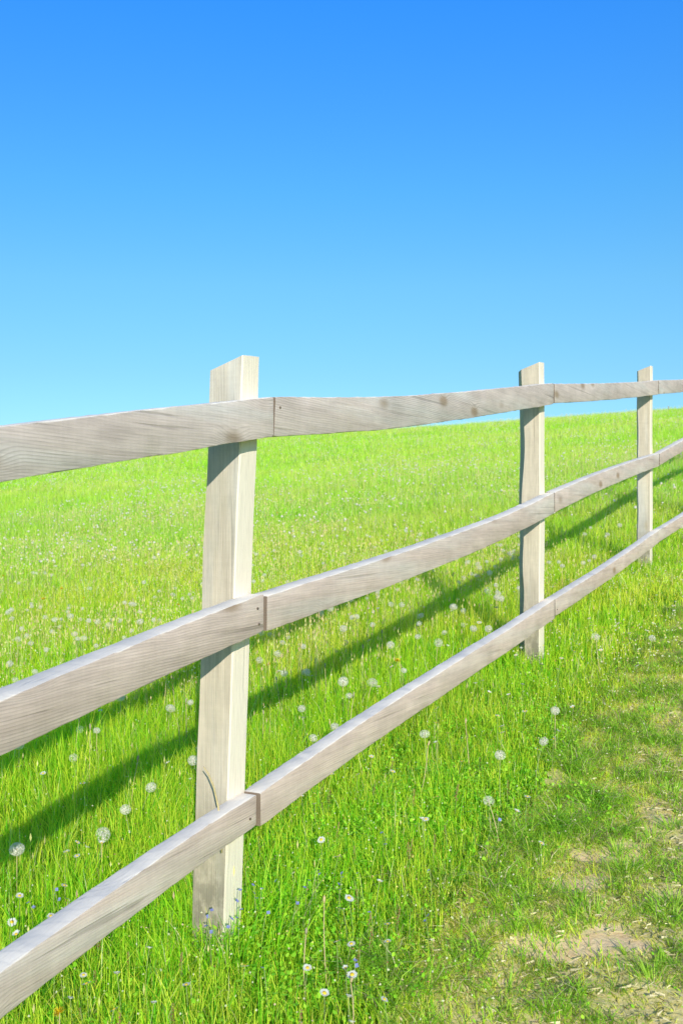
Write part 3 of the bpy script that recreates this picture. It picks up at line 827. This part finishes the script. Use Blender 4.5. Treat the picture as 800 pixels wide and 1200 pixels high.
x, y = scatter(2.4, 44, 20, .45, .5)
p = fence_p(x, y)
dens = (.16 + .26 * (y < 7.5) + .7 * sstep(.38, .7, vnoise(x, y, 1.6, 5))) * np.where(y < 12, 1, np.where(y < 22, .8, .45))
dens = dens * np.where(p < -.25, 1, np.where(p < .45, .12, .0)) * sstep(2.2, 4.5, y)
keep = rng.random(len(x)) < dens
x, y = x[keep], y[keep]
o_ = np.argsort(y); x, y = x[o_], y[o_]
vis = in_view(x, y)
first = np.flatnonzero(vis)[:270]
isfirst = np.zeros(len(x), bool); isfirst[first] = True
for k in first:
    far = y[k] > 6.5
    clock(x[k], y[k], rng.uniform(.13, .24), int(rng.integers(0, 4)), 'small white dandelion clock scattered among others in the open meadow behind the fence',
          'dandelion clocks scattered in the meadow', rng.uniform(.8, 1.3), far)
# the far ones read as pale specks: one object
xs, ys = x[~isfirst], y[~isfirst]
n = len(xs)
oc = np.array([(1, 0, 0), (-1, 0, 0), (0, 1, 0), (0, -1, 0), (0, 0, 1), (0, 0, -1)], float)
fa = np.array([(0, 2, 4), (2, 1, 4), (1, 3, 4), (3, 0, 4), (2, 0, 5), (1, 2, 5), (3, 1, 5), (0, 3, 5)])
hh = rng.uniform(.12, .22, n); rd = rng.uniform(.009, .020, n)
V = (oc[None] * rd[:, None, None] + np.stack([xs, ys, ground_z(xs, ys) + hh], 1)[:, None, :]).reshape(-1, 3)
F = (fa[None] + (np.arange(n) * 6)[:, None, None]).reshape(-1)
dc = link(bpy.data.objects.new('distant_seed_heads', raw_mesh('distant_seed_heads', V, F, np.full(n * 8, 3), CLOCK_M)))
tag(dc, 'pale specks of countless dandelion clocks far up the meadow', 'dandelions', None, 'stuff')

# daisies
def daisy_parts(seed, rad, cup):
    rg = np.random.default_rng(seed); mb = MB(); n = 15
    for k in range(n):
        t = 2 * math.pi * k / n + rg.uniform(-.08, .08); L_ = rad * rg.uniform(.88, 1.08); wd = rad * .2
        c, s = math.cos(t), math.sin(t)
        def P(r, q, z): return (c * r - s * q, s * r + c * q, z)
        z1 = cup * L_ + rg.uniform(-.0006, .0006)
        mb.add([P(rad * .25, -wd * .4, 0), P(rad * .25, wd * .4, 0), P(L_ * .75, wd, z1 * .7), P(L_, 0, z1), P(L_ * .75, -wd, z1 * .7)], [(0, 4, 3, 2, 1)])
    pm = mb.mesh('petals', WHITE_P, smooth=False)
    mb = MB(); ring = []
    for j, (rr, zz) in enumerate(((.38, 0), (.30, .14), (.16, .22))):
        ring.append([(rr * rad * math.cos(2 * math.pi * k / 8), rr * rad * math.sin(2 * math.pi * k / 8), zz * rad + .0004) for k in range(8)])
    vs = [q for r in ring for q in r] + [(0, 0, .25 * rad + .0004)]
    fs = [(j * 8 + k, j * 8 + (k + 1) % 8, j * 8 + 8 + (k + 1) % 8, j * 8 + 8 + k) for j in range(2) for k in range(8)] + [(16 + k, 16 + (k + 1) % 8, 24) for k in range(8)]
    mb.add(vs, fs); dm = mb.mesh('disc', YEL_DISC)
    return pm, dm
DAISY = [daisy_parts(11, .0078, .15), daisy_parts(12, .0068, .45), daisy_parts(13, .0085, .05)]
THIN = []
for k in range(3):
    mb = MB(); pts = stem_points(.1, (.006, -.012, .018)[k], 4); mb.tube(pts, [.0009, .0008, .0008, .0007], 4); THIN.append((mb.mesh('stem', STEM_M), pts[-1]))
def daisy(x, y, h, v, label, group, sc=1.0):
    h = h + .022
    o = empty('daisy', (x, y, float(ground_z(x, y)) - .003), rng.uniform(0, 6.28))
    tag(o, label, 'daisy', group)
    sm, tip = THIN[v % 3]
    s = link(bpy.data.objects.new('stem', sm), o); s.scale = (1, 1, h / .1)
    pm, dm = DAISY[v % 3]
    f_ = link(bpy.data.objects.new('petals', pm), o); f_.location = (tip[0], tip[1], tip[2] * h / .1); f_.scale = (sc * 1.4,) * 3
    f_.rotation_euler = (rng.uniform(-.5, .5), rng.uniform(-.5, .5), 0)
    link(bpy.data.objects.new('disc', dm), f_)
D_BACK = [(-.778, 3.039), (-.746, 2.992), (-.768, 2.917), (-.767, 2.884), (-.696, 2.932), (-.745, 2.751), (-.821, 2.626), (-.783, 2.458), (-.819, 2.52), (-.732, 2.562), (-.609, 3.619), (-.883, 3.567), (-.47, 3.3), (-.52, 3.45), (-.35, 3.9), (-.2, 3.35), (-.12, 3.2), (-.05, 3.3), (.1, 3.5), (-.15, 3.5)]
D_FRONT = [(-.473, 2.216), (-.587, 2.271), (-.538, 2.19), (-.561, 2.157), (.009, 2.267), (-.006, 2.256), (.016, 2.199), (.089, 2.055), (-.036, 2.065), (.084, 2.527), (.033, 2.468), (.102, 2.344), (.014, 2.107), (-.225, 2.247), (-.08, 2.227), (.486, 2.915), (.532, 2.953), (.523, 2.68), (.008, 1.991), (.016, 2.113), (.098, 2.254), (-.4, 2.12), (-.48, 2.09), (-.33, 2.2), (-.44, 2.3)]
for k, (x, y) in enumerate(D_BACK):
    daisy(x, y, rng.uniform(.09, .13), k, 'small white daisy in the grass just behind the lowest rail beside the nearest post', 'daisies behind the lowest rail', rng.uniform(.8, 1.15))
for k, (x, y) in enumerate(D_FRONT):
    daisy(x, y, rng.uniform(.08, .115), k + 1, 'small white daisy in the grass in front of the lowest rail near the picture foot', 'daisies in front of the lowest rail', rng.uniform(.75, 1.1))
q = 0
while q < 55:
    x = rng.uniform(-.2, 1.9); y = rng.uniform(2.6, 6.5); p = float(fence_p(x, y))
    if -.1 < p < .55 and bool(in_view(x, y, .1)) and rng.random() < (1 if p > .1 else .4):
        daisy(x, y, rng.uniform(.08, .13), q, 'tiny white daisy in the grass strip between fence and path further up the slope', 'daisies between fence and path', rng.uniform(.8, 1.15)); q += 1
q = 0
while q < 60:
    x = rng.uniform(-1.4, 2.0); y = rng.uniform(3.3, 7.0); p = float(fence_p(x, y))
    if -1.5 < p < -.25 and bool(in_view(x, y, .1)):
        daisy(x, y, rng.uniform(.09, .15), q, 'tiny white daisy in the meadow grass along the shadow band behind the fence', 'daisies along the shadow band', rng.uniform(.85, 1.2)); q += 1

# yellow dandelions
def yellow_head(seed):
    rg = np.random.default_rng(seed); mb = MB()
    for k in range(70):
        t = rg.uniform(0, 6.28); el = rg.uniform(.15, 1.35); L_ = .015 * rg.uniform(.75, 1.05)
        d = Vector((math.cos(t) * math.cos(el), math.sin(t) * math.cos(el), math.sin(el) * .75)); sd = Vector((-math.sin(t), math.cos(t), 0)) * .0011
        mb.add([d * .002 - sd * .6, d * .002 + sd * .6, d * L_ + sd, d * L_ - sd], [(0, 1, 2, 3)])
    return mb.mesh('flower_head', YEL_P, smooth=False)
YH = [yellow_head(21), yellow_head(22)]
def yellow(x, y, h, label, group, sc=1.0):
    o = empty('yellow_dandelion', (x, y, float(ground_z(x, y)) - .003), rng.uniform(0, 6.28)); tag(o, label, 'dandelion', group)
    sm, tip = STEMS[int(rng.integers(0, 4))]
    s = link(bpy.data.objects.new('stem', sm), o); s.scale = (1, 1, h / .2)
    f_ = link(bpy.data.objects.new('flower_head', YH[int(rng.integers(0, 2))]), o); f_.location = (tip[0], tip[1], tip[2] * h / .2); f_.scale = (sc,) * 3
    f_.rotation_euler = (rng.uniform(-.4, .4), rng.uniform(-.4, .4), 0)
yellow(-.582, 2.117, .12, 'bright orange yellow dandelion flower under the lowest rail near the lower left corner', None, 1.0)
yellow(-.363, 4.783, .17, 'single yellow dandelion flower beside the nearest post under the middle rail', None, 1.1)
for (x, y) in [(-1.81, 7.363), (-2.287, 7.754), (-1.079, 6.89), (-2.233, 8.121), (.215, 4.685), (1.072, 19.799), (-.846, 13.531), (-.518, 10.724), (-3.1, 9.4), (-2.6, 12.2), (-.9, 9.1), (1.3, 9.7), (.4, 12.5), (2.7, 11.6), (-1.5, 10.4), (-3.4, 13.5), (.9, 15), (-.2, 17), (2.4, 16.3), (-1.3, 14.5), (3.9, 14.0), (4.4, 17.0), (-.6, 12.4), (.1, 9.8)]:
    yellow(x, y, rng.uniform(.14, .2), 'small yellow dandelion flower dotted in the open meadow behind the fence', 'yellow dandelions dotted in the meadow', rng.uniform(1.0, 1.3))

# blue speedwell: leafy stem, a few four-petalled flowers
def speedwell_mesh():
    mb = MB()
    for k in range(4):
        t = math.pi / 2 * k; c, s = math.cos(t), math.sin(t)
        P = lambda r, q, z: (c * r - s * q, s * r + c * q, z)
        mb.add([P(0, 0, 0), P(.0028, -.0024, .0006), P(.0048, 0, .001), P(.0028, .0024, .0006)], [(0, 1, 2, 3)])
    return mb.mesh('flower', BLUE_P, smooth=False)
SPF = speedwell_mesh()
mb = MB(); pts = stem_points(.12, .012, 5); mb.tube(pts, [.0009] * 5, 4); SPS = mb.mesh('stem', STEM_M)
mb = MB()
for k in range(7):
    z = .012 + .013 * k
    for sg in (0, math.pi):
        t = 1.57 * (k % 2) + sg; c, s = math.cos(t), math.sin(t); L_ = .013 - .001 * k
        P = lambda r, q, dz: (c * r - s * q + .012 * (z / .12) ** 2, s * r + c * q, z + dz)
        mb.add([P(0, 0, 0), P(L_ * .5, -L_ * .35, .002), P(L_, 0, .001), P(L_ * .5, L_ * .35, .002)], [(0, 1, 2, 3)])
SPL = mb.mesh('leaves', LEAF_PLAIN, smooth=False)
def speedwell(x, y, h, nf, label, group):
    h = h + .012
    o = empty('speedwell', (x, y, float(ground_z(x, y)) - .003), rng.uniform(0, 6.28)); tag(o, label, 'wildflower', group)
    for nm, me in (('stem', SPS), ('leaves', SPL)):
        q = link(bpy.data.objects.new(nm, me), o); q.scale = (1, 1, h / .12)
    for k in range(nf):
        f_ = link(bpy.data.objects.new('flower', SPF), o)
        t = k * 2.4; z = h * (1.0 - .12 * k)
        f_.location = (.012 * (z / h) ** 2 + .006 * math.cos(t), .3 * .012 * math.sin(2.2 * z / h) + .006 * math.sin(t), z + .001)
        f_.rotation_euler = (rng.uniform(-.3, 1.0), rng.uniform(-.8, .8), rng.uniform(0, 1.5)); f_.scale = (1.15,) * 3
for (x, y, h, nf) in [(-.243, 2.445, .165, 5), (-.262, 2.42, .11, 3), (-.325, 2.43, .14, 2), (-.305, 2.40, .12, 2)]:
    speedwell(x, y, h, nf, 'blue speedwell growing right against the foot of the nearest post', 'speedwells at the foot of the nearest post')
for (x, y) in [(-.204, 2.6), (-.21, 2.569), (-.192, 2.457), (-.152, 2.638), (-.065, 2.681), (-.007, 2.606), (-.011, 2.549), (.014, 2.452), (.074, 2.408), (.202, 2.379), (.43, 2.866), (.225, 2.576), (.127, 2.779), (.058, 2.569), (.024, 2.179), (-.157, 2.214), (-.12, 2.5), (-.09, 2.58)]:
    speedwell(x, y, rng.uniform(.09, .13), int(rng.integers(1, 4)), 'blue speedwell in the grass on the path side of the fence', 'speedwells in the grass in front of the fence')
for (x, y) in [(-.77, 2.72), (-.74, 2.69), (-.80, 2.66), (-.70, 2.66)]:
    speedwell(x, y, .11, 2, 'pale blue speedwell in the grass behind the lowest rail left of the nearest post', 'speedwells behind the lowest rail')

# dry stalks (dandelion stems without heads) and rusty sorrel
def stalk_meshes(seed):
    rg = np.random.default_rng(seed); mb = MB(); b_ = rg.uniform(-.03, .03)
    pts = stem_points(.22, b_, 5); mb.tube(pts, [.0015, .0015, .0014, .0013, .0011], 5); s = mb.mesh('stem', PALE_STEM)
    mb = MB(); p = Vector(pts[-1]); mb.tube([p - Vector((0, 0, .002)), p + Vector((0, 0, .006)), p + Vector((.001, 0, .016)), p + Vector((.001, 0, .02))], [.0014, .0034, .003, .0008], 6)
    return s, mb.mesh('bud', CLOCK_CORE if seed % 2 else PALE_STEM)
STALK = [stalk_meshes(31), stalk_meshes(32), stalk_meshes(33)]
def stalk(x, y, h, v, label, group, tilt=(0, 0)):
    o = empty('dry_stalk', (x, y, float(ground_z(x, y)) - .003), rng.uniform(0, 6.28) if tilt == (0, 0) else 0); tag(o, label, 'dry stalk', group)
    o.rotation_euler.x, o.rotation_euler.y = tilt
    for nm, me in zip(('stem', 'bud'), STALK[v % 3]):
        q = link(bpy.data.objects.new(nm, me), o); q.scale = (1, 1, h / .22)
stalk(-.033, 2.316, .19, 1, 'upright pale yellow dry stalk in front of the nearest post, taller of two', None)
stalk(-.078, 2.26, .15, 0, 'pale dry stalk in front of the nearest post, shorter of two', None)
stalk(.25, 3.338, .2, 1, 'pinkish dry stalk leaning in front of the lowest rail, first one past the nearest post', None, (.1, .25))
stalk(.438, 3.485, .2, 1, 'upright dry stalk just in front of the lowest rail midway to second post', None)
stalk(.02, 2.11, .13, 1, 'short pale stalk near the bottom edge under a white daisy', None, (.05, .15))
for (x, y) in [(.032, 3.897), (-.92, 3.743), (-1.021, 3.926), (-.257, 4.413), (-.073, 4.381), (-.62, 4.1), (-.8, 4.6), (-.45, 4.9), (.2, 5.1), (.4, 5.6), (-.1, 5.3), (.1, 4.8), (-1.2, 4.9), (-.95, 5.3), (.7, 6.6), (.3, 6.2), (1.1, 7.2), (-.3, 3.9), (-.5, 3.75), (-.7, 3.4)]:
    stalk(x, y, rng.uniform(.18, .25), int(rng.integers(0, 3)), 'thin pale dry stalk standing in the meadow close behind the fence', 'dry stalks behind the fence')

# sorrel
mb = MB(); mb.tube(stem_points(.15, .01, 4), [.0008] * 4, 4); SOS = mb.mesh('stem', STEM_M)
mb = MB(); rg = np.random.default_rng(41)
for k in range(26):
    z = .09 + .062 * k / 26; t = rg.uniform(0, 6.28); r_ = .004 * (1 - k / 40)
    p = Vector((.01 * (z / .15) ** 2 + r_ * math.cos(t), r_ * math.sin(t), z))
    mb.add([p + Vector((.0018, 0, 0)), p + Vector((0, .0018, .0006)), p + Vector((-.0018, 0, 0)), p + Vector((0, -.0018, -.0006)), p + Vector((0, 0, .002))], [(0, 1, 4), (1, 2, 4), (2, 3, 4), (3, 0, 4)])
SOF = mb.mesh('seed_spike', RUST_P)
q = 0
while q < 45:
    x = rng.uniform(-.7, 1.0); y = rng.uniform(1.95, 3.6); p = float(fence_p(x, y))
    if -.8 < p < .5 and bool(in_view(x, y, .1)):
        o = empty('sorrel', (x, y, float(ground_z(x, y)) - .003), rng.uniform(0, 6.28))
        tag(o, 'small rust red sorrel spike in the near grass around the nearest post', 'wildflower', 'sorrel spikes in the near grass')
        sc = rng.uniform(.55, .85)
        for nm, me in (('stem', SOS), ('seed_spike', SOF)):
            e = link(bpy.data.objects.new(nm, me), o); e.scale = (1, 1, sc)
        q += 1

# curved straw leaning against the nearest post, just behind the lowest rail
mb = MB()
P0 = Vector((-.255, 2.395, .30)); 
arc = [(-.284, 2.435, .47), (-.288, 2.436, .535), (-.293, 2.437, .58), (-.303, 2.436, .625), (-.316, 2.434, .658), (-.327, 2.432, .675)]
mb.tube(arc, [.0022, .0026, .0026, .0024, .002, .0013], 6)
cs = link(bpy.data.objects.new('bent_straw', mb.mesh('bent_straw', PALE_STEM)))
tag(cs, 'single pale curved straw stuck behind the lowest rail against the nearest post', 'straw')

# tall weed on the far crest
wx_, wy_ = 14.35, 45.0                                              # a speck in the photograph
mb = MB(); mb.tube([(0, 0, 0), (.02, 0, .35), (.0, 0, .6)], [.02, .018, .012], 5)
o = empty('weed', (wx_, wy_, float(ground_z(wx_, wy_)))); tag(o, 'tiny dark weed standing up on the far hill crest beyond the third post', 'weed')
link(bpy.data.objects.new('stem', mb.mesh('stem', RUST_P)), o)
mb = MB(); rg = np.random.default_rng(5)
for k in range(26):
    p = Vector((rg.normal() * .035, rg.normal() * .035, rg.uniform(.38, .66))); d = Vector(rg.normal(size=3)).normalized() * .05; e = Vector(rg.normal(size=3)).normalized() * .025
    mb.add([p - d, p + e, p + d, p - e], [(0, 1, 2, 3)])
link(bpy.data.objects.new('seed_head', mb.mesh('seed_head', RUST_P)), o)
o.scale = (.4, .4, .4)

# ------------------------------------------------------------------ light, sky, camera
S_ALONG, S_DOWN = 1.40, .595
lx, ly = -FN[0] + S_ALONG * FU[0], -FN[1] + S_ALONG * FU[1]
ld = Vector((lx, ly, -S_DOWN)).normalized()
sun = bpy.data.lights.new('sun', 'SUN'); sun.energy = 5.0; sun.angle = math.radians(.5); sun.color = (1.0, .955, .82)
so = link(bpy.data.objects.new('sun', sun)); so.rotation_euler = ld.to_track_quat('-Z', 'Y').to_euler(); so.location = (3, -5, 6)
to_sun = -ld
elev = math.asin(to_sun.z); rot = math.atan2(to_sun.x, to_sun.y)

w = bpy.data.worlds.new('World'); scene.world = w; w.use_nodes = True
nt = w.node_tree; nt.nodes.clear(); L = nt.links.new
out = nt.nodes.new('ShaderNodeOutputWorld'); bg = nt.nodes.new('ShaderNodeBackground')
sky = nt.nodes.new('ShaderNodeTexSky'); sky.sky_type = 'NISHITA'; sky.sun_disc = False
sky.sun_elevation = elev; sky.sun_rotation = rot; sky.altitude = 300; sky.air_density = 1.0; sky.dust_density = .6; sky.ozone_density = 1.2
tc = nt.nodes.new('ShaderNodeTexCoord'); sp = nt.nodes.new('ShaderNodeSeparateXYZ'); L(tc.outputs['Generated'], sp.inputs[0])
TINT = [(0.0, (.65, 1.06, 1.42)), (.1306, (.617, 1.09, 1.46)), (.215, (.60, 1.23, 1.56)), (.2976, (.465, 1.29, 1.87)), (.377, (.37, 1.28, 2.27)),
        (.446, (.282, 1.30, 2.6)), (.54, (.32, 1.15, 2.2)), (.72, (.86, .86, 1.1)), (1.0, (.88, .86, 1.02))]   # deep clear polarised blue
tr = ramp(nt, TINT); L(sp.outputs[2], tr.inputs[0])
colr = mix_col(nt, 1.0, sky.outputs[0], tr.outputs[0], 'MULTIPLY')
L(colr, bg.inputs[0]); bg.inputs[1].default_value = .10
L(bg.outputs[0], out.inputs[0])

cam = bpy.data.cameras.new('camera'); cam.sensor_fit = 'VERTICAL'; cam.sensor_height = 36; cam.lens = 36
cam.clip_start = .05; cam.clip_end = 3000
cam.dof.use_dof = True; cam.dof.focus_distance = 3.0; cam.dof.aperture_fstop = 9
co = link(bpy.data.objects.new('camera', cam)); co.location = (0, 0, CAM_Z); co.rotation_euler = (math.radians(90), 0, 0)
scene.camera = co
scene.view_settings.view_transform = 'Standard'; scene.view_settings.look = 'None'
scene.view_settings.exposure = 0; scene.view_settings.gamma = 1
scene.render.engine = 'CYCLES'
scene.cycles.max_bounces = 8; scene.cycles.transmission_bounces = 6; scene.cycles.diffuse_bounces = 4
